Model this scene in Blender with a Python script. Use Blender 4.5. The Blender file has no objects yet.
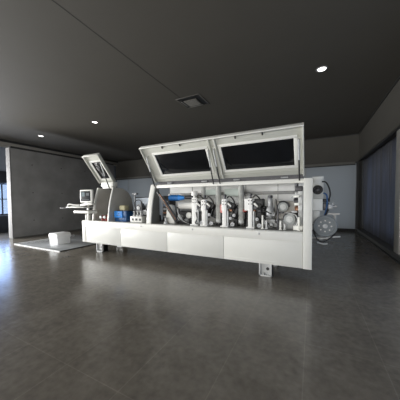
import bpy, bmesh, math, random
from mathutils import Vector, Matrix
random.seed(4)
sc = bpy.context.scene
COL = sc.collection
PI = math.pi

# ------------------------------------------------------------------ materials
def mat(name, color, rough=0.5, metal=0.0, var=0.0, vscale=6.0, spec=0.5, rvar=0.0, bump=0.0, bscale=80.0, coat=0.0):
    m = bpy.data.materials.new(name); m.use_nodes = True
    nt = m.node_tree; b = nt.nodes['Principled BSDF']
    b.inputs['Base Color'].default_value = (*color, 1)
    b.inputs['Roughness'].default_value = rough
    b.inputs['Metallic'].default_value = metal
    b.inputs['Specular IOR Level'].default_value = spec
    if coat: b.inputs['Coat Weight'].default_value = coat
    tc = nt.nodes.new('ShaderNodeTexCoord')
    nz = nt.nodes.new('ShaderNodeTexNoise'); nz.inputs['Scale'].default_value = vscale
    nz.inputs['Detail'].default_value = 6
    nt.links.new(tc.outputs['Object'], nz.inputs['Vector'])
    rp = nt.nodes.new('ShaderNodeMapRange')
    rp.inputs['To Min'].default_value = 1 - var; rp.inputs['To Max'].default_value = 1 + var
    rp.inputs['From Min'].default_value = 0.3; rp.inputs['From Max'].default_value = 0.7
    nt.links.new(nz.outputs['Fac'], rp.inputs['Value'])
    mx = nt.nodes.new('ShaderNodeVectorMath'); mx.operation = 'SCALE'
    mx.inputs[0].default_value = color
    nt.links.new(rp.outputs['Result'], mx.inputs['Scale'])
    nt.links.new(mx.outputs['Vector'], b.inputs['Base Color'])
    if rvar:
        r2 = nt.nodes.new('ShaderNodeMapRange')
        r2.inputs['From Min'].default_value = 0.3; r2.inputs['From Max'].default_value = 0.7
        r2.inputs['To Min'].default_value = rough - rvar; r2.inputs['To Max'].default_value = rough + rvar
        nt.links.new(nz.outputs['Fac'], r2.inputs['Value'])
        nt.links.new(r2.outputs['Result'], b.inputs['Roughness'])
    if bump:
        n2 = nt.nodes.new('ShaderNodeTexNoise'); n2.inputs['Scale'].default_value = bscale
        nt.links.new(tc.outputs['Object'], n2.inputs['Vector'])
        bp = nt.nodes.new('ShaderNodeBump'); bp.inputs['Strength'].default_value = bump
        bp.inputs['Distance'].default_value = 0.01
        nt.links.new(n2.outputs['Fac'], bp.inputs['Height'])
        nt.links.new(bp.outputs['Normal'], b.inputs['Normal'])
    return m

def emis(name, color, strength):
    m = bpy.data.materials.new(name); m.use_nodes = True
    b = m.node_tree.nodes['Principled BSDF']
    b.inputs['Base Color'].default_value = (.01, .01, .012, 1); b.inputs['Specular IOR Level'].default_value = .04
    b.inputs['Emission Color'].default_value = (*color, 1)
    b.inputs['Emission Strength'].default_value = strength
    return m

M = {}
M['backwhite'] = mat('enclosure white paint', (.92, .92, .90), .5, var=.02)
M['white'] = mat('machine white paint', (.84, .84, .80), .36, var=.02, vscale=3)
M['panel'] = mat('machine pale grey-white paint', (.72, .725, .69), .4, var=.02, vscale=3)
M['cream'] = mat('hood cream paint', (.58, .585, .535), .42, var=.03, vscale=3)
M['grey'] = mat('machine grey paint', (.60, .58, .54), .45, var=.05)
M['slate'] = mat('machine slate paint', (.20, .20, .19), .45, var=.05)
M['steel'] = mat('brushed steel', (.40, .41, .42), .5, .5, var=.1, vscale=14)
M['alu'] = mat('aluminium', (.52, .53, .53), .5, .25, var=.08, vscale=14)
M['dark'] = mat('black plastic', (.012, .012, .013), .45, var=.1)
M['darkmetal'] = mat('dark gunmetal', (.06, .06, .065), .4, .5, var=.15, vscale=10)
M['top'] = mat('steel worktop', (.30, .30, .29), .45, .2, var=.1, vscale=8)
M['blue'] = mat('bright blue paint', (.045, .30, .85), .4, var=.05)
M['navy'] = mat('deep blue paint', (.015, .085, .24), .42, var=.05)
M['red'] = mat('oxide red paint', (.28, .05, .04), .45, var=.1)
M['pink'] = mat('pale red plastic', (.75, .28, .26), .4, var=.05)
M['copper'] = mat('copper brown metal', (.33, .17, .10), .4, .5, var=.1)
M['brass'] = mat('cream yellow plastic', (.66, .62, .40), .5, var=.06)
M['hose'] = mat('ribbed grey hose', (.46, .47, .45), .42, var=.08, vscale=20)
M['palehose'] = mat('pale green guard', (.60, .68, .63), .4, var=.04)
M['paleblue'] = mat('pale blue enamel', (.72, .80, .90), .4, var=.03)
M['rubber'] = mat('rubber', (.02, .02, .02), .6, var=.1)
M['disc'] = mat('grey felt disc', (.34, .36, .36), .6, var=.1, vscale=12)
M['wheelgrey'] = mat('blue-grey wheel paint', (.17, .19, .20), .5, var=.08, vscale=10)
M['foam'] = mat('white foam', (.90, .91, .92), .6, var=.02)
M['matsheet'] = mat('grey floor sheet', (.46, .48, .50), .10, var=.05, vscale=2)
M['matedge'] = mat('pale sheet edge', (.85, .86, .86), .4)
M['ceiling'] = mat('dark grey ceiling paint', (.080, .074, .063), .75, var=.03, vscale=1.2, bump=.05, bscale=150)
M['seam'] = mat('joint shadow gap', (.03, .03, .03), .8)
M['brownwall'] = mat('taupe wall', (.075, .071, .062), .75, var=.04, vscale=1.5)
M['backwall'] = mat('pale wall panel', (.40, .43, .44), .55, var=.03, vscale=1.2)
M['headergrey'] = mat('header plaster', (.28, .265, .235), .75, var=.03)
M['ledge'] = mat('wall lip', (.17, .165, .15), .5, var=.03)
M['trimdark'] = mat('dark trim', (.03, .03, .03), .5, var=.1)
M['sill'] = mat('grey sill', (.10, .10, .095), .5, var=.08)
M['frame'] = mat('aluminium window frame', (.5, .49, .46), .45, .3, var=.05)
M['bluewall'] = mat('grey side wall', (.22, .25, .30), .7, var=.05)
M['darkframe'] = mat('dark window frame', (.03, .033, .04), .5, var=.1)
M['lens'] = emis('downlight lens', (1, .98, .95), 6)
M['lamprim'] = mat('downlight rim', (.3, .3, .3), .4)
M['acgrey'] = mat('air unit grey', (.10, .095, .085), .55, var=.05)
M['aclouver'] = mat('air unit louver', (.20, .195, .18), .5, var=.05)
M['screen'] = emis('screen dark', (.045, .055, .065), .25)
M['icon'] = emis('screen icon', (.42, .55, .60), .4)
M['icon2'] = emis('screen icon grey', (.25, .28, .30), .4)

def tinted_glass():
    m = mat('smoked window', (.006, .007, .009), .08, var=.25, vscale=4, spec=.5)
    return m
M['smoked'] = tinted_glass()

def concrete():
    m = mat('concrete partition', (.235, .235, .235), .7, var=.16, vscale=1.7, bump=.15, bscale=30)
    return m
M['concrete'] = concrete()
M['concend'] = mat('concrete end face', (.27, .27, .275), .7, var=.06, vscale=3)

def floor_mat():
    m = bpy.data.materials.new('grey floor tiles'); m.use_nodes = True
    nt = m.node_tree; b = nt.nodes['Principled BSDF']; L = nt.links.new
    tc = nt.nodes.new('ShaderNodeTexCoord')
    n1 = nt.nodes.new('ShaderNodeTexNoise'); n1.inputs['Scale'].default_value = 2.6; n1.inputs['Detail'].default_value = 5; n1.inputs['Roughness'].default_value = .6
    L(tc.outputs['Object'], n1.inputs['Vector'])
    n3 = nt.nodes.new('ShaderNodeTexNoise'); n3.inputs['Scale'].default_value = 14; n3.inputs['Detail'].default_value = 3
    L(tc.outputs['Object'], n3.inputs['Vector'])
    ad = nt.nodes.new('ShaderNodeMath'); ad.operation = 'ADD'
    L(n1.outputs['Fac'], ad.inputs[0]); L(n3.outputs['Fac'], ad.inputs[1])
    cr = nt.nodes.new('ShaderNodeValToRGB')
    cr.color_ramp.elements[0].position = .30; cr.color_ramp.elements[0].color = (.145, .130, .110, 1)
    cr.color_ramp.elements[1].position = .70; cr.color_ramp.elements[1].color = (.265, .240, .203, 1)
    hf = nt.nodes.new('ShaderNodeMath'); hf.operation = 'MULTIPLY'; hf.inputs[1].default_value = .5
    L(ad.outputs[0], hf.inputs[0]); L(hf.outputs[0], cr.inputs['Fac'])
    br = nt.nodes.new('ShaderNodeTexBrick')
    br.offset = 0; br.inputs['Scale'].default_value = 1.0
    br.inputs['Brick Width'].default_value = .667; br.inputs['Row Height'].default_value = 1.334
    br.inputs['Mortar Size'].default_value = .005; br.inputs['Mortar Smooth'].default_value = .3
    br.inputs['Color1'].default_value = (1, 1, 1, 1); br.inputs['Color2'].default_value = (.95, .95, .95, 1)
    br.inputs['Mortar'].default_value = (1.2, 1.2, 1.2, 1)
    mp = nt.nodes.new('ShaderNodeMapping'); mp.inputs['Location'].default_value = (.05, .10, 0)
    L(tc.outputs['Object'], mp.inputs['Vector']); L(mp.outputs['Vector'], br.inputs['Vector'])
    mx = nt.nodes.new('ShaderNodeMix'); mx.data_type = 'RGBA'; mx.blend_type = 'MULTIPLY'; mx.inputs['Factor'].default_value = 1
    L(cr.outputs['Color'], mx.inputs['A']); L(br.outputs['Color'], mx.inputs['B'])
    L(mx.outputs['Result'], b.inputs['Base Color'])
    rr = nt.nodes.new('ShaderNodeMapRange'); rr.inputs['From Min'].default_value = .3; rr.inputs['From Max'].default_value = .7
    rr.inputs['To Min'].default_value = .19; rr.inputs['To Max'].default_value = .25
    L(n1.outputs['Fac'], rr.inputs['Value']); L(rr.outputs['Result'], b.inputs['Roughness'])
    b.inputs['Specular IOR Level'].default_value = .65
    bp = nt.nodes.new('ShaderNodeBump'); bp.inputs['Strength'].default_value = .012; bp.inputs['Distance'].default_value = .01
    return m
M['floor'] = floor_mat()

def curtain_mat():
    m = bpy.data.materials.new('sheer grey curtain cloth'); m.use_nodes = True
    nt = m.node_tree; b = nt.nodes['Principled BSDF']
    out = nt.nodes['Material Output']
    b.inputs['Base Color'].default_value = (.13, .13, .135, 1); b.inputs['Roughness'].default_value = .9
    tr = nt.nodes.new('ShaderNodeBsdfTranslucent'); tr.inputs['Color'].default_value = (.34, .35, .39, 1)
    wv = nt.nodes.new('ShaderNodeTexNoise'); wv.inputs['Scale'].default_value = 1.0
    tc = nt.nodes.new('ShaderNodeTexCoord'); mp = nt.nodes.new('ShaderNodeMapping'); mp.inputs['Scale'].default_value = (3, 3.2, .25)
    nt.links.new(tc.outputs['Object'], mp.inputs['Vector']); nt.links.new(mp.outputs['Vector'], wv.inputs['Vector'])
    rp = nt.nodes.new('ShaderNodeMapRange'); rp.inputs['From Min'].default_value = .35; rp.inputs['From Max'].default_value = .65
    rp.inputs['To Min'].default_value = .3; rp.inputs['To Max'].default_value = .65
    nt.links.new(wv.outputs['Fac'], rp.inputs['Value'])
    mx = nt.nodes.new('ShaderNodeMixShader')
    nt.links.new(rp.outputs['Result'], mx.inputs['Fac'])
    nt.links.new(b.outputs['BSDF'], mx.inputs[1]); nt.links.new(tr.outputs['BSDF'], mx.inputs[2])
    nt.links.new(mx.outputs['Shader'], out.inputs['Surface'])
    return m
M['curtain'] = curtain_mat()

def frosted():
    m = bpy.data.materials.new('frosted pale panel'); m.use_nodes = True
    nt = m.node_tree; b = nt.nodes['Principled BSDF']; out = nt.nodes['Material Output']
    b.inputs['Base Color'].default_value = (.36, .37, .365, 1); b.inputs['Roughness'].default_value = .5
    tr = nt.nodes.new('ShaderNodeBsdfTranslucent'); tr.inputs['Color'].default_value = (.58, .585, .57, 1)
    mx = nt.nodes.new('ShaderNodeMixShader'); mx.inputs['Fac'].default_value = .5
    nt.links.new(b.outputs['BSDF'], mx.inputs[1]); nt.links.new(tr.outputs['BSDF'], mx.inputs[2])
    nt.links.new(mx.outputs['Shader'], out.inputs['Surface'])
    return m
M['frosted'] = frosted()

def pane_mat():
    m = bpy.data.materials.new('clear window glass'); m.use_nodes = True
    nt = m.node_tree; out = nt.nodes['Material Output']
    t = nt.nodes.new('ShaderNodeBsdfTransparent'); t.inputs['Color'].default_value = (.95, .97, 1, 1)
    g = nt.nodes.new('ShaderNodeBsdfGlossy'); g.inputs['Roughness'].default_value = .03
    mx = nt.nodes.new('ShaderNodeMixShader'); mx.inputs['Fac'].default_value = .06
    nt.links.new(t.outputs[0], mx.inputs[1]); nt.links.new(g.outputs[0], mx.inputs[2])
    nt.links.new(mx.outputs[0], out.inputs['Surface'])
    return m
M['pane'] = pane_mat()

# ------------------------------------------------------------------ mesh builder
class MB:
    def __init__(s): s.bm = bmesh.new()
    def _merge(s, b2):
        me = bpy.data.meshes.new('tmp'); b2.to_mesh(me); s.bm.from_mesh(me); bpy.data.meshes.remove(me); b2.free()
    def box(s, x0, y0, z0, x1, y1, z1, bev=0.0, seg=2):
        b = bmesh.new(); bmesh.ops.create_cube(b, size=1)
        for v in b.verts:
            v.co = Vector(((x0 + x1) / 2 + v.co.x * (x1 - x0), (y0 + y1) / 2 + v.co.y * (y1 - y0), (z0 + z1) / 2 + v.co.z * (z1 - z0)))
        if bev: bmesh.ops.bevel(b, geom=list(b.edges), offset=bev, segments=seg, profile=.5, affect='EDGES')
        s._merge(b); return s
    def obox(s, c, size, rot, bev=0.0):
        """box with centre c, size, Euler rotation"""
        b = bmesh.new(); bmesh.ops.create_cube(b, size=1)
        for v in b.verts: v.co = Vector((v.co.x * size[0], v.co.y * size[1], v.co.z * size[2]))
        if bev: bmesh.ops.bevel(b, geom=list(b.edges), offset=bev, segments=2, profile=.5, affect='EDGES')
        from mathutils import Euler
        mtx = Matrix.Translation(c) @ Euler(rot).to_matrix().to_4x4()
        bmesh.ops.transform(b, matrix=mtx, verts=b.verts); s._merge(b); return s
    def cyl(s, p0, p1, r, r1=None, seg=24, bev=0.0):
        p0 = Vector(p0); p1 = Vector(p1); d = p1 - p0
        b = bmesh.new()
        bmesh.ops.create_cone(b, cap_ends=True, segments=seg, radius1=r, radius2=r if r1 is None else r1, depth=d.length)
        if bev:
            ed = [e for e in b.edges if abs(e.verts[0].co.z - e.verts[1].co.z) < 1e-6]
            bmesh.ops.bevel(b, geom=ed, offset=bev, segments=2, profile=.5, affect='EDGES')
        q = Vector((0, 0, 1)).rotation_difference(d.normalized())
        bmesh.ops.transform(b, matrix=Matrix.Translation((p0 + p1) / 2) @ q.to_matrix().to_4x4(), verts=b.verts)
        s._merge(b); return s
    def lathe(s, c, axis, prof, seg=28):
        """prof: list of (distance along axis, radius)"""
        ax = Vector(axis).normalized(); q = Vector((0, 0, 1)).rotation_difference(ax)
        b = bmesh.new(); rings = []
        for h, r in prof:
            rings.append([b.verts.new(Vector(c) + q @ Vector((r * math.cos(2 * PI * i / seg), r * math.sin(2 * PI * i / seg), h))) for i in range(seg)])
        for a, d in zip(rings, rings[1:]):
            for i in range(seg):
                b.faces.new((a[i], a[(i + 1) % seg], d[(i + 1) % seg], d[i]))
        b.faces.new(list(reversed(rings[0]))); b.faces.new(rings[-1])
        s._merge(b); return s
    def tube(s, pts, r, seg=10, sub=6, rib=0.0, ribn=0):
        P = [Vector(p) for p in pts]
        out = []
        n = len(P)
        for i in range(n - 1):
            p0 = P[max(i - 1, 0)]; p1 = P[i]; p2 = P[i + 1]; p3 = P[min(i + 2, n - 1)]
            for k in range(sub):
                t = k / sub
                out.append(.5 * ((2 * p1) + (p2 - p0) * t + (2 * p0 - 5 * p1 + 4 * p2 - p3) * t * t + (3 * p1 - p0 - 3 * p2 + p3) * t ** 3))
        out.append(P[-1])
        if n == 2 and ribn: out = [P[0].lerp(P[1], i / ribn) for i in range(ribn + 1)]
        b = bmesh.new(); rings = []
        up = Vector((0, 0, 1))
        for i, p in enumerate(out):
            d = (out[min(i + 1, len(out) - 1)] - out[max(i - 1, 0)]).normalized()
            a = d.cross(up)
            if a.length < .05: a = d.cross(Vector((1, 0, 0)))
            a.normalize(); c = d.cross(a)
            rr = r + (rib if i % 2 else 0)
            rings.append([b.verts.new(p + a * rr * math.cos(2 * PI * k / seg) + c * rr * math.sin(2 * PI * k / seg)) for k in range(seg)])
        for a, d in zip(rings, rings[1:]):
            for k in range(seg): b.faces.new((a[k], a[(k + 1) % seg], d[(k + 1) % seg], d[k]))
        b.faces.new(rings[0]); b.faces.new(rings[-1])
        bmesh.ops.recalc_face_normals(b, faces=b.faces)
        s._merge(b); return s
    def prism(s, poly, axis, a, b_, bev=0.0):
        """poly: 2-D points in the plane across `axis` ('x': (y,z), 'y': (x,z), 'z': (x,y)), extruded from a to b_"""
        b = bmesh.new()
        def V(p, t):
            return Vector((t, p[0], p[1])) if axis == 'x' else Vector((p[0], t, p[1])) if axis == 'y' else Vector((p[0], p[1], t))
        lo = [b.verts.new(V(p, a)) for p in poly]; hi = [b.verts.new(V(p, b_)) for p in poly]
        b.faces.new(lo); b.faces.new(list(reversed(hi)))
        n = len(poly)
        for i in range(n): b.faces.new((lo[i], hi[i], hi[(i + 1) % n], lo[(i + 1) % n]))
        bmesh.ops.recalc_face_normals(b, faces=b.faces)
        if bev: bmesh.ops.bevel(b, geom=list(b.edges), offset=bev, segments=2, profile=.5, affect='EDGES')
        s._merge(b); return s
    def build(s, name, m, parent=None, label=None, smooth=True):
        me = bpy.data.meshes.new(name)
        if parent is not None:
            off = Vector(parent['_o']) if '_o' in parent else Vector((0, 0, 0))
            bmesh.ops.translate(s.bm, vec=-off, verts=s.bm.verts)
        bmesh.ops.recalc_face_normals(s.bm, faces=s.bm.faces)
        s.bm.to_mesh(me); s.bm.free()
        if smooth:
            for p in me.polygons: p.use_smooth = True
            try: me.set_sharp_from_angle(angle=math.radians(35))
            except Exception: pass
        o = bpy.data.objects.new(name, me); COL.objects.link(o)
        me.materials.append(M[m] if isinstance(m, str) else m)
        if parent is not None:
            o.parent = parent
            o['_o'] = parent.get('_o', (0, 0, 0))
        if label: o['label'] = label
        return o

def thing(name, label, cat, loc, group=None):
    o = bpy.data.objects.new(name, None); COL.objects.link(o)
    o.location = loc; o.empty_display_size = .2
    o['label'] = label; o['category'] = cat; o['_o'] = loc
    if group: o['group'] = group
    return o
def struct(o): o['kind'] = 'structure'; return o

# ------------------------------------------------------------------ the room
XL, XR, YF, YB, ZC = -13.5, 1.88, -6.5, 12.3, 4.5
struct(MB().box(XL - .3, YF - .3, -.2, XR + .8, YB + .5, 0).build('floor', 'floor'))
cl = struct(MB().box(XL - .3, YF - .3, ZC, XR + .8, YB + .5, ZC + .2).build('ceiling', 'ceiling'))
MB().box(-3.447, YF, ZC - .003, -3.436, 5.58, ZC + .01).build('panel_joint', 'seam', cl)
# back wall: soffit over a recessed pale wall, lip between
struct(MB().box(XL, YB - .045, 3.095, XR - .12, YB + .05, 3.128).build('trim_6', 'trimdark'))
wb = struct(MB().box(XL, YB, 3.2, XR + .05, YB + .5, ZC).build('wall_back', 'brownwall'))
MB().box(XL - .3, YB + .1, 0, XR + .6, YB + .5, .12).build('lower_wall', 'sill', wb)
MB().box(XL, YB - .05, 3.13, XR - .12, YB + .09, 3.245, .008).build('wall_lip', 'ledge', wb)
px_ = [XL, -12.3, -9.9, -7.5, -5.1, -2.7, -.3, XR + .02]
for xa, xb in zip(px_, px_[1:]):
    MB().box(xa + .006, YB + .10, .12, xb - .006, YB + .112, 3.22).build('frosted_panel', 'frosted', wb)  # translucent, so the added lamp behind brightens the lower wall
    MB().box(xb - .014, YB + .09, .12, xb + .014, YB + .13, 3.22).build('panel_joint', 'frame', wb)
struct(MB().box(XL, YB + .06, 0, XR, YB + .11, .13, .006).build('baseboard_back', 'trimdark'))
struct(MB().box(XL, YB - .03, ZC - .05, XR, YB + .01, ZC - .005).build('trim_1', 'trimdark'))
struct(MB().box(XR - .03, YF, ZC - .05, XR + .01, YB, ZC - .005).build('trim_2', 'trimdark'))
struct(MB().box(XR - .06, YB - .02, .0, XR + .02, YB + .12, 3.25).build('trim_3', 'trimdark'))
MB().box(XR - .01, YB + .12, 0, XR + .9, YB + .5, 3.3).build('return_wall', 'brownwall', wb)
# right wall: soffit, sill, column; curtains hang in the recess behind
wr = struct(MB().box(XR, YF, 3.3, XR + .6, YB + .12, ZC).build('wall_right', 'brownwall'))
MB().box(XR + .02, 6.95, .17, XR + .3, 7.32, 3.3, .01).build('column', 'frame', wr)
MB().box(XR + .05, YF, 0, XR + .6, 2.0, 3.3).build('lower_wall', 'brownwall', wr)
struct(MB().box(XR - .01, YF, 3.24, XR + .02, YB, 3.31).build('trim_4', 'trimdark'))
bb = struct(MB().box(XR, YF, 0, XR + .6, YB + .1, .13, .006).build('baseboard_right', 'sill'))
MB().box(XR - .035, YF, 0, XR + .0, YB + .1, .035).build('lower_strip', 'trimdark', bb)
MB().box(XR - .03, YF, .13, XR + .5, YB + .1, .17, .006).build('sill_cap', 'sill', bb)
# window behind the curtains
w2 = struct(MB().box(XR + .50, 2.0, .17, XR + .56, YB + .1, .27).box(XR + .50, 2.0, 3.2, XR + .56, YB + .1, 3.3).build('window_2', 'frame'))
for y in (2.03, 4.55, 7.1, 9.65, 12.25):
    MB().box(XR + .50, y - .04, .27, XR + .56, y + .04, 3.2).build('mullion', 'frame', w2)
MB().box(XR + .525, 2.0, .27, XR + .535, YB + .1, 3.2).build('pane', 'pane', w2)
# left wall with window and header
def ring_wall(name, x0, x1, ya, yb, za, zb, m):
    b = MB()
    b.box(x0, YF, 0, x1, ya, ZC); b.box(x0, yb, 0, x1, YB + .5, ZC)
    b.box(x0, ya, 0, x1, yb, za); b.box(x0, ya, zb, x1, yb, ZC)
    return struct(b.build(name, m))
wl = ring_wall('wall_left', XL - .3, XL, -5.5, 5.9, .85, 2.42, 'bluewall')
MB().box(XL, YF, 4.18, XL + .25, YB, ZC).build('wall_header', 'headergrey', wl)
MB().box(XL, -5.6, 2.42, XL + .12, 6.1, 3.0, .01).build('blind_box', 'darkframe', wl)
MB().box(XL, YF, 0, XL + .05, YB, .82, .01).build('lower_cladding', 'darkframe', wl)
struct(MB().box(XL + .24, YF, ZC - .11, XL + .28, YB, ZC - .005).build('trim_5', 'trimdark'))
w1 = struct(MB().box(XL - .16, -5.5, .85, XL - .08, 5.9, .91).box(XL - .16, -5.5, 2.36, XL - .08, 5.9, 2.42).build('window_1', 'darkframe'))
for y in (-5.47, -4.2, -3.0, -1.8, -.6, .6, 1.6, 2.3, 2.9, 3.5, 4.1, 4.65, 5.28, 5.87):
    MB().box(XL - .16, y - .03, .91, XL - .08, y + .03, 2.36).build('mullion', 'darkframe', w1)
MB().box(XL - .15, -5.5, 1.62, XL - .09, 5.9, 1.66).build('glazing_bar', 'darkframe', w1)
MB().box(XL - .125, -5.5, .91, XL - .115, 5.9, 2.36).build('pane', 'pane', w1)
# wall behind the camera with a long band of windows
FW = (-13.0, 1.7, .35, 2.75)
b = MB()
b.box(XL - .3, YF - .3, 0, FW[0], YF, ZC).box(FW[1], YF - .3, 0, XR + .6, YF, ZC)
b.box(FW[0], YF - .3, 0, FW[1], YF, FW[2]).box(FW[0], YF - .3, FW[3], FW[1], YF, ZC)
struct(b.build('wall_front', 'brownwall'))
w3 = MB().box(FW[0], YF - .2, FW[2], FW[1], YF - .12, FW[2] + .06).box(FW[0], YF - .2, FW[3] - .06, FW[1], YF - .12, FW[3])
for i in range(8):
    x = FW[0] + .04 + (FW[1] - FW[0] - .08) * i / 7
    w3.box(x - .04, YF - .2, FW[2], x + .04, YF - .12, FW[3])
struct(w3.build('window_3', 'darkframe'))

# concrete partition
pt = struct(MB().box(-11.13, 4.515, 0, -10.85, 9.75, 3.69, .01).build('wall_partition', 'concrete'))
MB().box(-11.14, 4.50, .03, -10.84, 4.53, 3.70, .006).build('end_face', 'concend', pt)
MB().box(-11.10, 4.56, 3.688, -10.88, 9.75, 3.77).build('shadow_gap_strip', 'trimdark', pt)  # dark strip standing in for the shadow line above the partition
for y in (5.3, 6.55, 7.8, 9.05):
    for z in (.7, 1.9, 3.1):
        MB().cyl((-10.86, y, z), (-10.846, y, z), .022, seg=14).build('tie_hole', 'seam', pt)
struct(MB().box(-10.86, 4.55, 0, -10.82, 9.75, .05).build('baseboard_partition', 'sill'))

# ------------------------------------------------------------------ curtains
def curtain(y0, y1, label, ph):
    n = int((y1 - y0) / .03)
    bm = bmesh.new(); rows = []
    zs = [.173, .9, 1.7, 2.5, 3.298]
    for z in zs:
        row = []
        for i in range(n + 1):
            y = y0 + (y1 - y0) * i / n
            a = 2 * PI * y / .17 + ph + .5 * math.sin(y * 3.1)
            x = XR + .24 + .035 * math.sin(a) + .012 * math.sin(y * 5.3 + z * .6)
            row.append(bm.verts.new((x, y, z)))
        rows.append(row)
    for r0, r1 in zip(rows, rows[1:]):
        for i in range(n): bm.faces.new((r0[i], r0[i + 1], r1[i + 1], r1[i]))
    me = bpy.data.meshes.new('curtain'); bm.to_mesh(me); bm.free()
    for p in me.polygons: p.use_smooth = True
    me.materials.append(M['curtain'])
    o = bpy.data.objects.new('curtain', me); COL.objects.link(o)
    o['label'] = label; o['category'] = 'curtain'; o['group'] = 'curtains along the window wall'
    s = o.modifiers.new('thick', 'SOLIDIFY'); s.thickness = .004
    return o
curtain(9.85, 12.38, 'grey-blue sheer curtain nearest the far corner of the room', 0)
curtain(7.36, 9.83, 'grey-blue sheer curtain hanging next to the pale window column', 1)
curtain(4.9, 6.92, 'bright sheer curtain just visible past the pale window column', 2)

# ------------------------------------------------------------------ ceiling fittings
def downlight(x, y, label):
    t = thing('downlight', label, 'ceiling light', (x, y, ZC), 'recessed ceiling downlights')
    MB().lathe((x, y, ZC + .002), (0, 0, -1), [(0, .125), (.006, .125), (.012, .112), (.012, .090), (.002, .086)], 32).build('rim', 'lamprim', t)
    MB().lathe((x, y, ZC + .002), (0, 0, -1), [(0, .086), (.008, .084), (.009, .05)], 32).build('lens', 'lens', t)
downlight(.17, 5.84, 'round recessed ceiling downlight alone to the right of the air vent')
downlight(-7.34, 5.74, 'round recessed ceiling downlight above the small open cover of the machine')
downlight(-11.05, 5.8, 'round recessed ceiling downlight directly over the concrete partition')

vx, vy = -3.23, 5.94
v = thing('ceiling_vent', 'dark square recessed air conditioning vent in the ceiling above the machine', 'air vent', (vx, vy, ZC))
MB().box(vx - .40, vy - .34, ZC - .008, vx - .35, vy + .34, ZC + .02, .003).box(vx + .35, vy - .34, ZC - .008, vx + .40, vy + .34, ZC + .02, .003)\
    .box(vx - .40, vy - .36, ZC - .008, vx + .40, vy - .32, ZC + .02, .003).box(vx - .40, vy + .32, ZC - .008, vx + .40, vy + .36, ZC + .02, .003).build('frame', 'acgrey', v)
MB().box(vx - .36, vy - .33, ZC - .003, vx + .36, vy + .33, ZC + .01).build('backing', 'dark', v)
gp = MB().box(vx - .24, vy - .16, ZC - .028, vx + .20, vy + .24, ZC - .002, .008).build('centre_panel', 'acgrey', v)
sl = MB()
for i in range(7): sl.box(vx - .20, vy - .12 + i * .05, ZC - .034, vx + .17, vy - .105 + i * .05, ZC - .027)
sl.build('grille', 'aclouver', gp)
for sx, sy, w, h in ((0, .285, .44, .06), (-.29, 0, .06, .38)):
    MB().obox((vx + sx, vy + sy, ZC - .02), (w, h, .01), (.45 if h < w else 0, .45 if w < h else 0, 0), .003).build('louver', 'aclouver', v)

# ------------------------------------------------------------------ mat and box at the left
m_ = thing('floor_mat', 'thin grey-blue sheet lying flat on the floor under the white box', 'floor mat', (-8.1, 5.0, 0))
MB().box(-9.44, 3.98, .0, -6.79, 6.2, .022, .004).build('sheet', 'matsheet', m_)
MB().box(-9.46, 3.955, .0, -6.77, 3.978, .026).box(-9.462, 3.955, 0, -9.442, 6.2, .026).build('edge_strip', 'matedge', m_)
MB().box(-6.788, 3.98, 0, -6.765, 6.2, .024).build('dark_edge', 'dark', m_)
bx = thing('foam_box', 'white foam box with lid on the grey floor sheet', 'box', (-8.0, 4.72, .022))
MB().box(-8.235, 4.485, .0225, -7.765, 4.935, .26, .012).build('body', 'foam', bx)
MB().prism([(-8.255, .25), (-7.745, .25), (-7.745, .36), (-7.80, .41), (-8.20, .41), (-8.255, .36)], 'y', 4.465, 4.955, .012).build('lid', 'foam', bx)

# ------------------------------------------------------------------ the machine
mc = thing('edge_banding_machine', 'long white woodworking edge banding machine with its hoods raised', 'machine', (-3.13, 4.8, 0))
XA, XB, YA, YK = -6.27, .012, 4.36, 5.55        # ends, front, back
ch = MB().box(XA + .03, YA + .04, .29, XB - .1, YK, .90).build('chassis', 'panel', mc)
seams = [-6.11, -4.67, -3.12, -1.66, -.138]
for a, b_ in zip(seams, seams[1:]):
    f = MB().box(a + .004, YA + .012, .285, b_ - .004, YA + .06, .765, .004).build('front_panel', 'panel', mc)
    MB().box(a + .02, YA + .004, .335, b_ - .02, YA + .018, .35, .003).build('panel_rib', 'panel', f)
MB().box(XA, YA + .002, .285, -6.114, YK, .90, .012).build('end_cover', 'white', mc)
rail = MB().prism([(YA + .0, .765), (YA + .06, .765), (YA + .1, .945), (YA + .022, .945), (YA, .92)], 'x', XA, -.138, .004).build('front_rail', 'white', mc)
for x in (-5.42, -3.92, -2.41, -.92):
    k = MB().lathe((x, YA + .006, .875), (0, -1, 0), [(0, .022), (.01, .022), (.014, .016)], 18).build('fixing_screw', 'alu', rail)
    pass
MB().box(XA + .01, YA + .08, .90, -.14, YK - .02, .935, .004).build('worktop', 'top', mc)
# end post
post = MB().box(-.135, YA - .004, .28, XB, YA + .30, 1.92, .008).build('end_post', 'panel', mc)
MB().box(-.135, YA + .3, .30, XB - .02, YK, .95, .006).build('rear_cover', 'panel', mc)
# feet
for x, w in ((-.815, .25), (-5.66, .26)):
    for y in (4.47, 5.25):
        ft = MB()
        ft.box(x - w / 2, y + .03, .0, x + w / 2, y + .22, .018).box(x - w / 2, y + .05, .018, x + w / 2, y + .20, .295)
        ft.box(x - w / 2, y, 0, x - w / 2 + .03, y + .22, .295, .004).box(x + w / 2 - .02, y, 0, x + w / 2, y + .22, .295, .004)
        ft.box(x - w / 2, y, .0, x + w / 2, y + .05, .03, .004)
        fo = ft.build('foot', 'alu', mc)
        MB().cyl((x + .04, y + .046, .15), (x + .04, y + .053, .15), .032, seg=18).build('bolt_hole', 'dark', fo)
        MB().cyl((x - .03, y + .025, .03), (x - .03, y + .025, .07), .018, seg=6).build('levelling_bolt', 'steel', fo)

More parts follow.
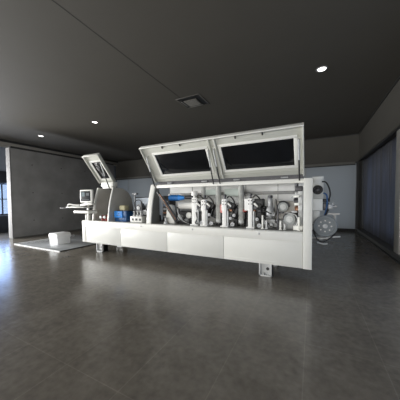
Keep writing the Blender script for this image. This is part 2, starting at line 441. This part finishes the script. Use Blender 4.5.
# ---- hoods
H = Vector((0, 4.80, 1.985)); S = Vector((0, -.64, .835)); SL = S.length; S.normalize()
N = Vector((0, -S.z, S.y)); N = Vector((0, -.8, -.6)); N = (N - S * N.dot(S)).normalized()   # inside, towards front and down
def hp(x, u, n):
    return Vector((x, 0, 0)) + H + S * u + N * n
def hbox(b, x0, x1, u0, u1, n0, n1):
    bm = bmesh.new()
    vs = [bm.verts.new(hp(x, u, n)) for x in (x0, x1) for u in (u0, u1) for n in (n0, n1)]
    for f in ((0, 1, 3, 2), (4, 6, 7, 5), (0, 4, 5, 1), (2, 3, 7, 6), (0, 2, 6, 4), (1, 5, 7, 3)): bm.faces.new([vs[i] for i in f])
    bmesh.ops.recalc_face_normals(bm, faces=bm.faces)
    bmesh.ops.bevel(bm, geom=list(bm.edges), offset=min(.005, abs(n1 - n0) * .3, abs(u1 - u0) * .3, abs(x1 - x0) * .3), segments=2, profile=.5, affect='EDGES')
    b._merge(bm)
def hood(x0, x1, wins, struts, latches, u_0=.055, ribs=()):
    b = MB()
    # shell with openings for the windows
    us = (.265, .835)
    hbox(b, x0, x1, u_0, us[0], -.03, 0); hbox(b, x0, x1, us[1], SL, -.03, 0)
    edges = [x0] + [e for w in wins for e in w] + [x1]
    for i in range(0, len(edges), 2): hbox(b, edges[i], edges[i + 1], us[0] - .002, us[1] + .002, -.03, 0)
    h = b.build('hood', 'cream', mc)
    l = MB()
    hbox(l, x0 - .012, x1 + .012, SL - .012, SL + .012, -.03, .085)
    l.build('lip', 'white', h)
    for x in (x0, x1):
        s_ = MB(); hbox(s_, x - .012, x + .012, u_0, SL, -.03, .07); s_.build('side_flange', 'cream', h)
    r = MB(); hbox(r, x0 + .02, x1 - .02, u_0 + .10, u_0 + .115, 0, .025); r.build('stiffener', 'cream', h)
    for x in ribs:
        r = MB(); hbox(r, x - .018, x + .018, u_0 + .02, SL - .02, 0, .05); r.build('rib', 'cream', h)
    for a, c in wins:
        f = MB(); t = .05
        hbox(f, a - t, c + t, us[1] - .012, us[1] + t - .01, 0, .022); hbox(f, a - t, c + t, us[0] - t + .01, us[0] + .012, 0, .022)
        hbox(f, a - t, a + .012, us[0] - .01, us[1] + .01, 0, .022); hbox(f, c - .012, c + t, us[0] - .01, us[1] + .01, 0, .022)
        fo = f.build('window_frame', 'white', h)
        g = MB(); hbox(g, a - .01, c + .01, us[0] - .01, us[1] + .01, -.02, -.006); g.build('window_pane', 'smoked', fo, 'dark smoked window')
    for x in latches:
        q = MB(); hbox(q, x - .012, x + .012, .96, 1.02, 0, .03); q.build('latch', 'darkmetal', h)
    for x, x2 in struts:
        a = hp(x, .80, .06); c = Vector((x2, 4.53, 1.895)); mid = a.lerp(c, .48)
        st = MB().cyl(a, mid, .017, seg=12).cyl(hp(x, .80, 0), hp(x, .80, .075), .014, seg=10).build('gas_strut', 'alu', h)
        MB().cyl(mid, c, .014, seg=12).build('strut_rod', 'dark', st)
    return h
hood(-3.70, -.145, [(-3.41, -2.03), (-1.70, -.29)], [(-3.62, -3.60), (-1.97, -1.96), (-1.84, -1.80), (-.22, -.21)], (-3.10, -2.62, -1.35, -.83), ribs=(-1.925, -1.795))
hood(-5.81, -5.20, [(-5.69, -5.29)], [(-5.27, -5.24)], (), u_0=.15)
# hinge beam and rear wall of the enclosure
MB().box(-3.70, 4.80, 1.93, -.145, 4.83, 2.04).build('hinge_seal', 'darkmetal', mc)
MB().box(-3.56, 4.55, 1.85, -.14, 4.62, 1.93, .006).build('hinge_beam', 'white', mc)
for x in (-3.3, -2.3, -1.5, -.5): MB().cyl((x - .07, 4.78, 1.985), (x + .07, 4.78, 1.985), .02, seg=12).build('hinge', 'steel', mc)
MB().box(-3.70, 4.84, 1.93, -.14, 5.42, 1.96, .006).build('enclosure_roof', 'panel', mc)
rw = MB().box(-3.70, 5.36, .93, -.14, 5.42, 1.93).build('enclosure_back', 'backwhite', mc)
for x in (-2.95, -2.2, -1.45, -.7): MB().box(x - .006, 5.352, .95, x + .006, 5.362, 1.92).build('panel_joint', 'top', rw)
MB().box(-3.70, 5.26, 1.66, -.14, 5.30, 1.73, .004).box(-3.70, 5.30, 1.67, -.14, 5.36, 1.70).build('cable_duct', 'top', mc)
MB().box(-3.70, 5.18, 1.22, -.14, 5.26, 1.34, .006).build('pressure_beam', 'alu', mc)
# hinge block of the small hood
MB().box(-5.70, 4.62, 1.96, -5.20, 4.80, 2.09, .012).box(-5.64, 4.62, 1.90, -5.24, 4.78, 1.97, .01).build('hinge_block', 'white', mc)

# ---- side panels of the enclosure
def curve(z):  # front edge leaning back with a slight bow
    t = (z - .94) / .99
    return 4.425 + .20 * t + .035 * math.sin(PI * t) * -1
def side_panel(x0, x1, yback, ztop, cut, edge, m1='grey'):
    zs = [.94 + (ztop - .94) * i / 10 for i in range(11)]
    fr = [(curve(z), z) for z in zs]
    poly = [(y + .02, z) for y, z in fr] + cut + [(yback, .94)]
    p = MB().prism(poly, 'x', x0 + .006, x1 - .004).build('side_panel', m1, mc)
    e = [(y, z) for y, z in fr] + [(y + edge, z) for y, z in reversed(fr)]
    MB().prism(e, 'x', x0, x1, .004).build('edge_trim', 'white', p, 'white front edge')
    return p
side_panel(-5.885, -5.84, 5.1, 1.93, [(5.1, 1.90)], .055)
side_panel(-5.235, -5.19, 5.42, 1.93, [(5.0, 1.90), (5.2, 1.80), (5.36, 1.62), (5.42, 1.3)], .035)
side_panel(-3.80, -3.66, 4.80, 1.95, [(4.80, 1.92)], .045, 'slate')

# ---- control panel
cp = MB().box(-6.225, 4.29, 1.485, -5.705, 4.36, 1.865, .012).build('control_panel', 'white', mc)
scn = MB().box(-6.18, 4.282, 1.53, -5.75, 4.292, 1.825, .002).build('screen', 'screen', cp, 'dark display with pale icons')
MB().box(-6.14, 4.279, 1.67, -6.0, 4.283, 1.79).build('icon', 'icon', cp)
MB().box(-5.93, 4.279, 1.69, -5.80, 4.283, 1.77).build('icon', 'icon2', cp)
MB().box(-6.14, 4.279, 1.565, -5.80, 4.283, 1.58).build('icon', 'icon2', cp)
MB().box(-6.05, 4.33, 1.42, -5.93, 4.40, 1.52, .01).prism([(-6.33, 1.36), (-5.72, 1.42), (-5.72, 1.47), (-6.0, 1.48), (-6.22, 1.44)], 'y', 4.30, 4.42, .006).build('panel_neck', 'white', mc)
kt = MB().prism([(-6.50, 4.02), (-5.80, 4.10), (-5.80, 4.42), (-6.56, 4.40)], 'z', 1.335, 1.36, .006).build('keyboard_tray', 'white', mc)
MB().prism([(-6.44, 4.08), (-5.98, 4.13), (-5.98, 4.28), (-6.44, 4.26)], 'z', 1.361, 1.385, .005).build('keyboard', 'hose', kt, 'pale grey keyboard')
MB().tube([(-6.46, 4.06, 1.37), (-6.44, 4.06, 1.42), (-6.36, 4.06, 1.44), (-6.2, 4.08, 1.42), (-6.0, 4.12, 1.41)], .022).build('tray_rail', 'white', kt)
MB().prism([(-6.84, 4.05), (-6.50, 4.06), (-6.55, 4.40), (-6.92, 4.38)], 'z', 1.315, 1.33, .004).build('mouse_shelf', 'darkmetal', mc)
MB().box(-6.28, 4.10, 1.175, -5.60, 4.40, 1.255, .02).build('drawer_tray', 'white', mc)
MB().box(-6.05, 4.38, .94, -6.0, 4.43, 1.45, .006).build('panel_post', 'white', mc)
MB().lathe((-6.16, 4.50, .93), (0, 0, 1), [(0, .085), (.16, .085), (.19, .07), (.21, .03)]).build('grey_housing', 'hose', mc)

# ---- bay behind the control panel: small motors
for x, m1 in ((-5.62, 'red'), (-5.46, 'red')):
    g = MB().lathe((x, 4.62, .935), (0, 0, 1), [(0, .06), (.02, .07), (.15, .07), (.17, .055)]).build('feed_motor', m1, mc)
    MB().lathe((x, 4.545, 1.05), (0, -1, 0), [(0, .05), (.03, .05), (.045, .035)]).build('motor_dial', 'alu', g, 'pale round dial')
MB().cyl((-5.44, 4.80, .935), (-5.44, 4.80, 1.28), .035, bev=.006).cyl((-5.44, 4.8, 1.28), (-5.44, 4.8, 1.36), .055, bev=.01).build('filter_bowl', 'palehose', mc)
MB().box(-5.6, 4.9, .94, -5.3, 4.96, 1.2, .01).build('terminal_box', 'darkmetal', mc)

# ---- glue tank (blue)
gl = MB().box(-5.15, 4.60, 1.045, -4.84, 4.66, 1.235, .008).build('glue_unit', 'blue', mc)
MB().box(-5.14, 4.62, .935, -4.70, 4.95, 1.05, .006).box(-4.84, 4.63, 1.05, -4.70, 4.95, 1.235, .006).build('glue_base', 'navy', gl, 'dark blue housing')
MB().cyl((-4.96, 4.596, 1.17), (-4.96, 4.592, 1.17), .014, seg=12).box(-5.06, 4.594, 1.10, -4.93, 4.599, 1.112).build('glue_marking', 'navy', gl)
MB().box(-5.06, 4.70, 1.245, -4.84, 4.90, 1.40, .04).build('glue_pot_cover', 'brass', gl, 'cream cover')
MB().box(-5.12, 4.66, 1.235, -4.64, 4.95, 1.25, .004).build('glue_plate', 'darkmetal', gl)
# belt of odds behind it
MB().cyl((-4.72, 5.0, .935), (-4.72, 5.0, 1.75), .022, seg=14).box(-4.80, 4.95, 1.70, -4.62, 5.05, 1.76, .008).build('sensor_mast', 'steel', mc)
MB().box(-4.80, 5.14, 1.10, -4.00, 5.26, 1.62, .01).build('tape_guard', 'paleblue', mc)
MB().box(-4.82, 5.11, 1.615, -3.98, 5.27, 1.64, .004).build('guard_top', 'dark', mc)
# socket block with three black inlets
sb = MB().box(-4.53, 4.60, .935, -4.10, 4.78, 1.10, .01).build('socket_block', 'white', mc)
for i in range(3):
    MB().box(-4.47 + i * .13, 4.594, .985, -4.39 + i * .13, 4.602, 1.045, .004).build('socket', 'dark', sb)
for i in range(3):
    MB().lathe((-4.44 + i * .12, 4.68, 1.10), (0, 0, 1), [(0, .045), (.03, .045), (.05, .025), (.10, .02), (.11, .035), (.14, .035)]).build('adjuster_knob', 'alu', sb)
tp = MB()
tp.box(-4.62, 4.86, .935, -4.10, 5.02, 1.28, .015)
tp.cyl((-4.42, 4.84, 1.32), (-4.42, 5.0, 1.32), .11)
tp.cyl((-4.16, 4.84, 1.20), (-4.16, 5.0, 1.20), .09)
tp.build('tape_feeder', 'darkmetal', mc)
MB().lathe((-4.42, 4.835, 1.32), (0, -1, 0), [(0, .06), (.02, .055), (.03, .02)]).build('feeder_roller', 'alu', mc)
MB().lathe((-4.16, 4.835, 1.20), (0, -1, 0), [(0, .07), (.03, .065), (.04, .02)]).build('feeder_roller', 'alu', mc)
MB().prism([(-4.36, 1.28), (-4.27, 1.28), (-4.30, 1.46), (-4.325, 1.50)], 'y', 4.82, 4.86, .004).build('knife_guide', 'dark', mc)
MB().lathe((-4.03, 4.9, 1.26), (0, -1, 0), [(0, .09), (.05, .09), (.07, .07)]).build('pressure_wheel', 'hose', mc)
MB().tube([(-4.6, 4.9, 1.28), (-4.63, 4.9, 1.48), (-4.5, 4.95, 1.55), (-4.4, 5.05, 1.40)], .012).build('cable', 'rubber', mc)
MB().tube([(-4.2, 4.9, 1.28), (-4.12, 4.9, 1.44), (-4.0, 5.0, 1.50), (-3.9, 5.1, 1.30)], .012).build('cable', 'alu', mc)
MB().box(-3.98, 4.9, .935, -3.82, 5.1, 1.12, .02).build('drive_housing', 'darkmetal', mc)

# ---- first bay under the main hood: blue motor, slanted belt, white housings
bay = MB().box(-3.64, 4.90, .935, -3.40, 5.2, 1.66, .01).build('valve_cabinet', 'dark', mc)
for i in range(5):
    MB().box(-3.60, 4.892, 1.08 + .1 * i, -3.46, 4.902, 1.12 + .1 * i, .002).build('valve', ('steel', 'copper', 'steel', 'navy', 'alu')[i], bay)
MB().lathe((-3.32, 4.78, 1.60), (1, 0, 0), [(0, .05), (.02, .075), (.30, .075), (.32, .065), (.42, .05), (.46, .03)]).build('milling_motor', 'blue', mc, 'bright blue motor')
bl = MB()
for i in range(9): bl.lathe((-3.28 + i * .03, 4.78, 1.60), (1, 0, 0), [(0, .081), (.008, .081)], 24)
bl.build('cooling_fins', 'navy', mc)
MB().lathe((-2.86, 4.80, 1.61), (1, 0, 0), [(0, .03), (.02, .045), (.20, .05), (.25, .03)]).build('shaft_cover', 'darkmetal', mc)
MB().lathe((-3.08, 4.88, 1.40), (1, 0, 0), [(0, .07), (.02, .095), (.44, .095), (.46, .08)]).build('suction_drum', 'white', mc, 'white horizontal drum')
MB().obox((-3.27, 4.60, 1.37), (.05, .05, .98), (0, -.64, 0), .008).build('belt_guard', 'dark', mc)
MB().obox((-3.235, 4.58, 1.38), (.010, .04, .80), (0, -.64, 0), .003).build('belt', 'copper', mc)
MB().obox((-3.17, 4.60, 1.33), (.022, .05, .78), (0, -.64, 0), .004).build('belt_rail', 'darkmetal', mc)
MB().prism([(-3.44, .94), (-3.12, .94), (-3.14, 1.12), (-3.19, 1.40), (-3.28, 1.43), (-3.35, 1.36), (-3.38, 1.10)], 'y', 4.70, 4.84, .012).build('milling_housing', 'white', mc)
MB().lathe((-3.34, 4.64, .935), (0, 0, 1), [(0, .06), (.05, .055), (.07, .03), (.14, .03), (.16, .045)]).build('leveling_foot', 'alu', mc)
MB().box(-3.12, 4.8, .935, -2.66, 5.1, 1.26, .02).build('gear_housing', 'dark', mc)
for x, z, r, m1 in ((-2.98, 1.10, .08, 'alu'), (-2.80, 1.02, .06, 'steel'), (-2.73, 1.16, .075, 'white')):
    MB().lathe((x, 4.80, z), (0, -1, 0), [(0, r), (.05, r), (.06, r * .8), (.065, r * .3)]).build('guide_roller', m1, mc)
for i in range(3):
    MB().tube([(-3.05 + .05 * i, 4.66, 1.32), (-2.98 + .06 * i, 4.62, 1.15), (-2.86 + .05 * i, 4.62, 1.03), (-2.7 + .03 * i, 4.66, .97)], .011).build('cable', ('rubber', 'alu', 'rubber')[i], mc)

# ---- processing units standing along the worktop
def unit(x, w, zt, wide=0.0, cap=False, acc='dark', flip=1):
    c = MB().box(x - w / 2, 4.62, .94, x + w / 2, 4.72, zt, .008)
    if wide: c.box(x - w / 2 - wide, 4.63, zt - .26, x + w / 2 - .01, 4.73, zt - .01, .01)
    c.box(x - w / 2 - .03, 4.58, .935, x + w / 2 + .05, 4.78, .965, .006)
    u = c.build('processing_unit', 'backwhite', mc)
    for dz in (.05, .12):
        for dx in (-.028, .028):
            MB().cyl((x + dx, 4.622, zt - dz), (x + dx, 4.614, zt - dz), .012, seg=10).build('unit_bolt', 'dark', u)
    if cap:
        MB().lathe((x - .02, 4.68, zt), (0, 0, 1), [(0, .03), (.04, .03), (.045, .075), (.14, .075), (.155, .06)]).build('unit_cap', 'white', u)
    else:
        MB().lathe((x, 4.68, zt), (0, 0, 1), [(0, .025), (.05, .02), (.055, .035), (.09, .035), (.10, .02)], 16).build('adjuster_knob', 'darkmetal', u)
    # motor behind and to one side
    mx = x + flip * (w / 2 + .12)
    MB().lathe((mx, 4.86, 1.12), (.35 * flip, 0, 1), [(0, .06), (.02, .095), (.24, .095), (.26, .08), (.28, .08), (.30, .05)]).build('unit_motor', acc, u)
    MB().obox((x + flip * .12, 4.74, 1.42), (.20, .10, .12), (0, .45 * flip, 0), .012).build('unit_bracket', 'dark', u)
    MB().lathe((x + flip * .11, 4.66, 1.38), (0, -1, 0), [(0, .038), (.03, .038), (.032, .014), (.05, .012)]).build('copying_wheel', 'darkmetal', u)
    MB().prism([(x + flip * .07, 1.45), (x + flip * .16, 1.38), (x + flip * .17, 1.41), (x + flip * .10, 1.48)], 'y', 4.60, 4.64, .004).build('copying_arm', 'white', u)
    MB().cyl((x + flip * (w / 2 + .03), 4.64, .965), (x + flip * (w / 2 + .03), 4.64, 1.30), .018, seg=14).build('guide_rod', 'alu', u)
    MB().lathe((x + flip * .19, 4.66, 1.0), (0, -1, 0), [(0, .045), (.04, .045), (.042, .03), (.03, .028), (.03, .012), (.05, .01)]).build('copying_wheel', 'steel', u)
    MB().tube([(x + flip * .04, 4.70, zt + .02), (x + flip * .12, 4.66, zt + .06), (x + flip * .2, 4.72, zt - .06), (x + flip * .17, 4.8, zt - .25)], .014).build('unit_cable', 'rubber', u)
    return u
unit(-2.50, .135, 1.60, cap=True)
unit(-2.25, .10, 1.55, wide=.03)
unit(-1.74, .10, 1.56, wide=.02)
unit(-1.16, .09, 1.57, wide=.08)
MB().tube([(-2.44, 4.60, 1.25), (-2.40, 4.58, 1.1), (-2.46, 4.60, 1.0), (-2.36, 4.62, .96)], .012).build('cable', 'rubber', mc)
for x in (-2.0, -1.88, -1.55, -1.3):
    MB().lathe((x, 4.95, .935), (0, 0, 1), [(0, .08), (.16, .08), (.18, .06), (.30, .055), (.31, .07), (.36, .07)]).build('spindle_motor', 'dark', mc)
for x, m1 in ((-1.83, 'pink'), (-1.63, 'copper'), (-1.10, 'copper'), (-1.30, 'red')):
    MB().box(x - .05, 4.735, 1.24 if m1 == 'pink' else 1.27, x + .03, 4.80, 1.44 if m1 == 'pink' else 1.33, .012).build('clamp_block', m1, mc)
for i, x in enumerate((-2.12, -1.60, -1.52, -1.02)):
    MB().lathe((x, 4.66, 1.20 - .07 * (i % 2)), (0, -1, 0), [(0, .035), (.03, .035), (.032, .015), (.05, .012)]).build('guide_roller', 'steel', mc)
# suction hoses dropping to the units
for x, r in ((-1.94, .062), (-1.40, .058), (-2.33, .05)):
    MB().tube([(x, 4.78, 1.87), (x, 4.78, 1.06)], r, seg=16, rib=.006, ribn=44).build('dust_hose', 'hose', mc)
    MB().lathe((x, 4.78, 1.0), (0, 0, 1), [(0, r * .8), (.03, r * 1.15), (.09, r * 1.1)], 18).build('hose_cuff', 'alu', mc)
MB().box(-1.86, 4.95, 1.62, -1.46, 5.0, 1.80, .01).box(-2.44, 4.98, 1.66, -2.06, 5.02, 1.80, .01).build('clear_guard', 'palehose', mc)

# ---- scraping and buffing end
bt = MB().box(-1.06, 4.72, 1.10, -.94, 4.86, 1.52, .015).cyl((-1.0, 4.78, 1.0), (-1.0, 4.78, 1.12), .045).box(-1.09, 4.70, 1.40, -.90, 4.88, 1.56, .02).build('scraper_unit', 'dark', mc)
MB().lathe((-.98, 4.715, 1.30), (0, -1, 0), [(0, .045), (.03, .045), (.04, .03)]).build('copying_wheel', 'darkmetal', bt)
MB().lathe((-.77, 4.74, 1.15), (0, 0, 1), [(0, .06), (.06, .085), (.18, .085), (.24, .06), (.28, .05), (.30, .055), (.40, .045), (.43, .03)]).build('air_regulator', 'steel', mc)
MB().lathe((-.77, 4.74, 1.57), (0, 0, 1), [(0, .05), (.05, .05), (.06, .035)]).build('regulator_knob', 'darkmetal', mc)
for i, (x, z, r) in enumerate(((-.86, 1.06, .06), (-.74, 1.02, .055), (-.63, 1.10, .06), (-.56, 1.00, .05), (-.69, 1.24, .05))):
    MB().lathe((x, 4.70 - .02 * (i % 2), z), (0, -1, 0), [(0, r * .7), (.05, r * .7), (.052, r * .5), (.04, r * .48), (.04, r * .2), (.07, r * .16)]).build('guide_roller', ('steel', 'alu', 'darkmetal', 'alu', 'steel')[i], mc)
MB().box(-.90, 4.78, .935, -.25, 5.1, 1.13, .02).build('buffing_base', 'alu', mc)
MB().box(-.70, 4.86, 1.13, -.28, 5.05, 1.50, .02).build('buffing_bracket', 'grey', mc)
for x, z, r, y in ((-.515, 1.39, .095, 4.70), (-.385, 1.155, .105, 4.62)):
    d = MB().lathe((x, y + .10, z), (0, -1, 0), [(0, r * .9), (.015, r), (.095, r), (.10, r * .96)], 36).build('buffing_wheel', 'disc', mc, 'pale grey cloth disc')
    MB().lathe((x, y, z), (0, -1, 0), [(0, r * .62), (.012, r * .6), (.014, r * .25), (.03, r * .22)], 24).build('hub', 'alu', d)
    MB().tube([(x - r * 1.1, y + .06, z - .02), (x - r * .8, y + .05, z + r * .85), (x, y + .05, z + r * 1.12), (x + r * .9, y + .05, z + r * .8), (x + r * 1.15, y + .06, z)], .018).build('wheel_guard', 'darkmetal', d)
for i, z in enumerate((1.20, 1.34, 1.50, 1.63)):
    MB().lathe((-.32 + .02 * (i % 2), 4.80, z), (1, 0, .1), [(0, .05), (.02, .07), (.11, .07), (.13, .05)], 20).build('buffing_motor', ('darkmetal', 'copper', 'darkmetal', 'alu')[i], mc)
MB().box(-.24, 4.72, 1.0, -.15, 4.95, 1.78, .01).build('motor_column', 'alu', mc)
MB().box(-.30, 4.70, 1.70, -.16, 4.84, 1.80, .012).cyl((-.27, 4.74, 1.78), (-.27, 4.74, 1.86), .035).build('solenoid', 'darkmetal', mc)
MB().box(-.32, 4.64, .94, -.15, 4.76, 1.03, .01).build('sensor_box', 'white', mc)
for i, (x, z0, z1, m1) in enumerate(((-.90, .94, 1.22, 'white'), (-.82, .94, 1.12, 'alu'), (-.60, .94, 1.36, 'darkmetal'), (-.55, .94, 1.12, 'white'), (-.47, .94, 1.06, 'alu'), (-.22, .94, 1.20, 'white'))):
    MB().box(x - .016, 4.60, z0, x + .016, 4.64, z1, .004).box(x - .03, 4.59, z0, x + .03, 4.66, z0 + .02, .004).build('guide_post', m1, mc)
for i, (x, z, w, h, m1) in enumerate(((-.85, 1.20, .09, .03, 'dark'), (-.68, 1.12, .12, .025, 'steel'), (-.54, 1.28, .10, .03, 'darkmetal'), (-.30, 1.30, .10, .04, 'steel'), (-.26, 1.45, .09, .05, 'white'), (-.27, 1.60, .10, .04, 'white'))):
    MB().box(x - w / 2, 4.64, z - h / 2, x + w / 2, 4.70, z + h / 2, .005).build('clamp_bar', m1, mc)
cab = [[(-.65, 4.68, 1.55), (-.62, 4.64, 1.35), (-.66, 4.64, 1.18), (-.60, 4.66, 1.0)],
       [(-.88, 4.66, 1.20), (-.80, 4.62, 1.06), (-.70, 4.62, .98), (-.52, 4.66, .97)],
       [(-.46, 4.66, 1.28), (-.28, 4.62, 1.24), (-.24, 4.64, 1.10), (-.30, 4.66, .99)],
       [(-.94, 4.72, 1.26), (-.86, 4.66, 1.30), (-.72, 4.66, 1.25), (-.58, 4.7, 1.28)],
       [(-.36, 4.7, 1.58), (-.22, 4.66, 1.62), (-.17, 4.68, 1.5), (-.18, 4.7, 1.3)]]
for i, p in enumerate(cab): MB().tube(p, .012).build('cable', ('rubber', 'rubber', 'alu', 'rubber', 'alu')[i], mc)

# ---- the outfeed end past the post
ep = MB().box(.0, 4.92, 1.54, .20, 4.98, 1.985, .006).box(.0, 4.80, .95, .14, 5.3, 1.32, .01).build('end_bracket', 'panel', mc)
fn = MB().lathe((.10, 4.92, 1.725), (0, -1, 0), [(0, .09), (.05, .09), (.06, .08), (.062, .06), (.05, .055)], 28).build('end_motor', 'dark', mc, 'small black round motor')
MB().lathe((.10, 4.872, 1.725), (0, -1, 0), [(0, .05), (.012, .045), (.02, .02)], 20).build('motor_cap', 'darkmetal', fn)
MB().box(.03, 4.86, 1.84, .17, 4.93, 1.96, .008).build('end_switch', 'panel', mc)
MB().box(.005, 4.78, 1.325, .185, 4.95, 1.545, .008).build('junction_box', 'white', mc)
MB().box(.19, 4.86, 1.33, .29, 4.96, 1.48, .012).cyl((.19, 4.91, 1.52), (.31, 4.91, 1.52), .03).build('air_valve', 'darkmetal', mc)
MB().box(.28, 4.86, 1.35, .36, 4.95, 1.44, .006).cyl((.36, 4.9, 1.40), (.42, 4.9, 1.40), .028).box(.35, 4.87, 1.43, .37, 4.93, 1.48).build('actuator', 'steel', mc)
MB().tube([(.16, 4.88, 1.88), (.24, 4.86, 1.86), (.30, 4.86, 1.72), (.31, 4.88, 1.6), (.27, 4.88, 1.5)], .014).build('end_cable', 'rubber', mc)
MB().tube([(.20, 4.86, 1.66), (.25, 4.84, 1.62), (.26, 4.84, 1.5), (.25, 4.86, 1.36), (.22, 4.84, 1.22)], .014).build('end_cable', 'navy', mc)
MB().tube([(.28, 4.84, 1.34), (.24, 4.80, 1.25), (.20, 4.76, 1.20), (.12, 4.76, 1.16)], .016).build('end_cable', 'rubber', mc)
MB().box(.22, 4.86, 1.245, .47, 5.0, 1.275, .004).box(.37, 4.90, .96, .42, 4.97, 1.25, .006).box(.0, 4.92, 1.1, .40, 4.97, 1.16, .004).build('wheel_bracket', 'grey', mc)
wd = MB().lathe((.225, 4.72, 1.045), (0, -1, 0), [(0, .17), (.01, .195), (.055, .198), (.065, .188), (.066, .15), (.060, .145)], 48).build('end_wheel', 'wheelgrey', mc, 'grey round wheel at the outfeed end')
MB().lathe((.225, 4.662, 1.045), (0, -1, 0), [(0, .045), (.016, .04), (.018, .015)], 32).build('wheel_hub', 'steel', wd)
for i in range(8):
    a = i * PI / 4
    MB().cyl((.225 + .10 * math.cos(a), 4.664, 1.045 + .10 * math.sin(a)), (.225 + .10 * math.cos(a), 4.656, 1.045 + .10 * math.sin(a)), .014, seg=10).build('wheel_hole', 'grey', wd)
MB().tube([(.03, 4.76, 1.06), (.06, 4.76, .86), (.14, 4.74, .74), (.26, 4.74, .77), (.40, 4.78, .90)], .012).build('end_cable', 'rubber', mc)
MB().tube([(.10, 4.74, .72), (.20, 4.72, .70), (.27, 4.72, .71)], .014).build('end_cable', 'alu', mc)
MB().obox((.39, 4.80, .835), (.18, .05, .022), (0, -.12, 0), .004).build('outfeed_arm', 'alu', mc)
MB().obox((.24, 4.82, .80), (.22, .05, .02), (0, -.35, 0), .004).build('outfeed_arm', 'steel', mc)
MB().box(-.02, 4.80, .78, .30, 5.2, .80, .004).build('outfeed_plate', 'grey', mc)

# ------------------------------------------------------------------ camera
cam_d = bpy.data.cameras.new('camera'); cam = bpy.data.objects.new('camera', cam_d); COL.objects.link(cam)
F = 220.4
R2 = Vector((0.89189705, 0.45218469, -0.00697611)); U2 = Vector((-0.01114168, 0.03739188, 0.99923857)); FWD = Vector((-0.45210123, 0.8911402, -0.03838781))
mtx = Matrix((R2, U2, -FWD)).transposed().to_4x4(); mtx.translation = Vector((0, 0, 1.55))
cam.matrix_world = mtx
cam_d.sensor_width = 36; cam_d.lens = F / 400 * 36; cam_d.shift_y = (208.067 - 200) / 400
cam_d.clip_start = .02; cam_d.clip_end = 200
sc.camera = cam

# ------------------------------------------------------------------ light
def area(name, loc, rot, sx, sy, power, color):
    d = bpy.data.lights.new(name, 'AREA'); d.shape = 'RECTANGLE'; d.size = sx; d.size_y = sy
    d.energy = power; d.color = color
    o = bpy.data.objects.new(name, d); COL.objects.link(o); o.location = loc; o.rotation_euler = rot
    return o
# daylight through the windows behind the camera (faces +y)
area('front_window_daylight', ((FW[0] + FW[1]) / 2, YF - .28, (FW[2] + FW[3]) / 2), (PI / 2, 0, 0), FW[1] - FW[0], FW[3] - FW[2], 840, (1, .965, .90))
# daylight through the far-left window (faces +x)
area('left_window_daylight', (XL - .26, -.3, 1.62), (0, -PI / 2, 0), 1.5, 7.6, 1900, (1, .955, .88))
area('left_window_skylight', (XL - .26, 5.0, 1.62), (0, -PI / 2, 0), 1.5, 1.4, 70, (.40, .58, 1))
# daylight through the curtained window (faces -x)
area('right_window_daylight', (XR + .75, 7.2, 1.75), (0, PI / 2, 0), 3.0, 10, 22, (1, .95, .85))
area('back_panel_fill', ((XL + XR) / 2, YB + .75, 1.7), (-PI / 2, 0, 0), XR - XL, 3.0, 52, (1, .90, .78))  # added fill lamp behind the back panels, lifts the lower wall
for x, y in ((.17, 5.84), (-7.34, 5.74), (-11.05, 5.8)):
    d = bpy.data.lights.new('downlight_lamp', 'SPOT'); d.energy = 30; d.spot_size = math.radians(100); d.spot_blend = .6; d.shadow_soft_size = .09; d.color = (1, .95, .88)
    o = bpy.data.objects.new('downlight_lamp', d); COL.objects.link(o); o.location = (x, y, ZC - .03)

w = bpy.data.worlds.new('world'); sc.world = w; w.use_nodes = True
bg = w.node_tree.nodes['Background']; bg.inputs['Color'].default_value = (.55, .72, 1, 1); bg.inputs['Strength'].default_value = 1.0

for o in bpy.data.objects:
    if '_o' in o: del o['_o']
sc.view_settings.view_transform = 'Standard'; sc.view_settings.look = 'None'
sc.view_settings.exposure = 0; sc.view_settings.gamma = 1; sc.view_settings.use_curve_mapping = False
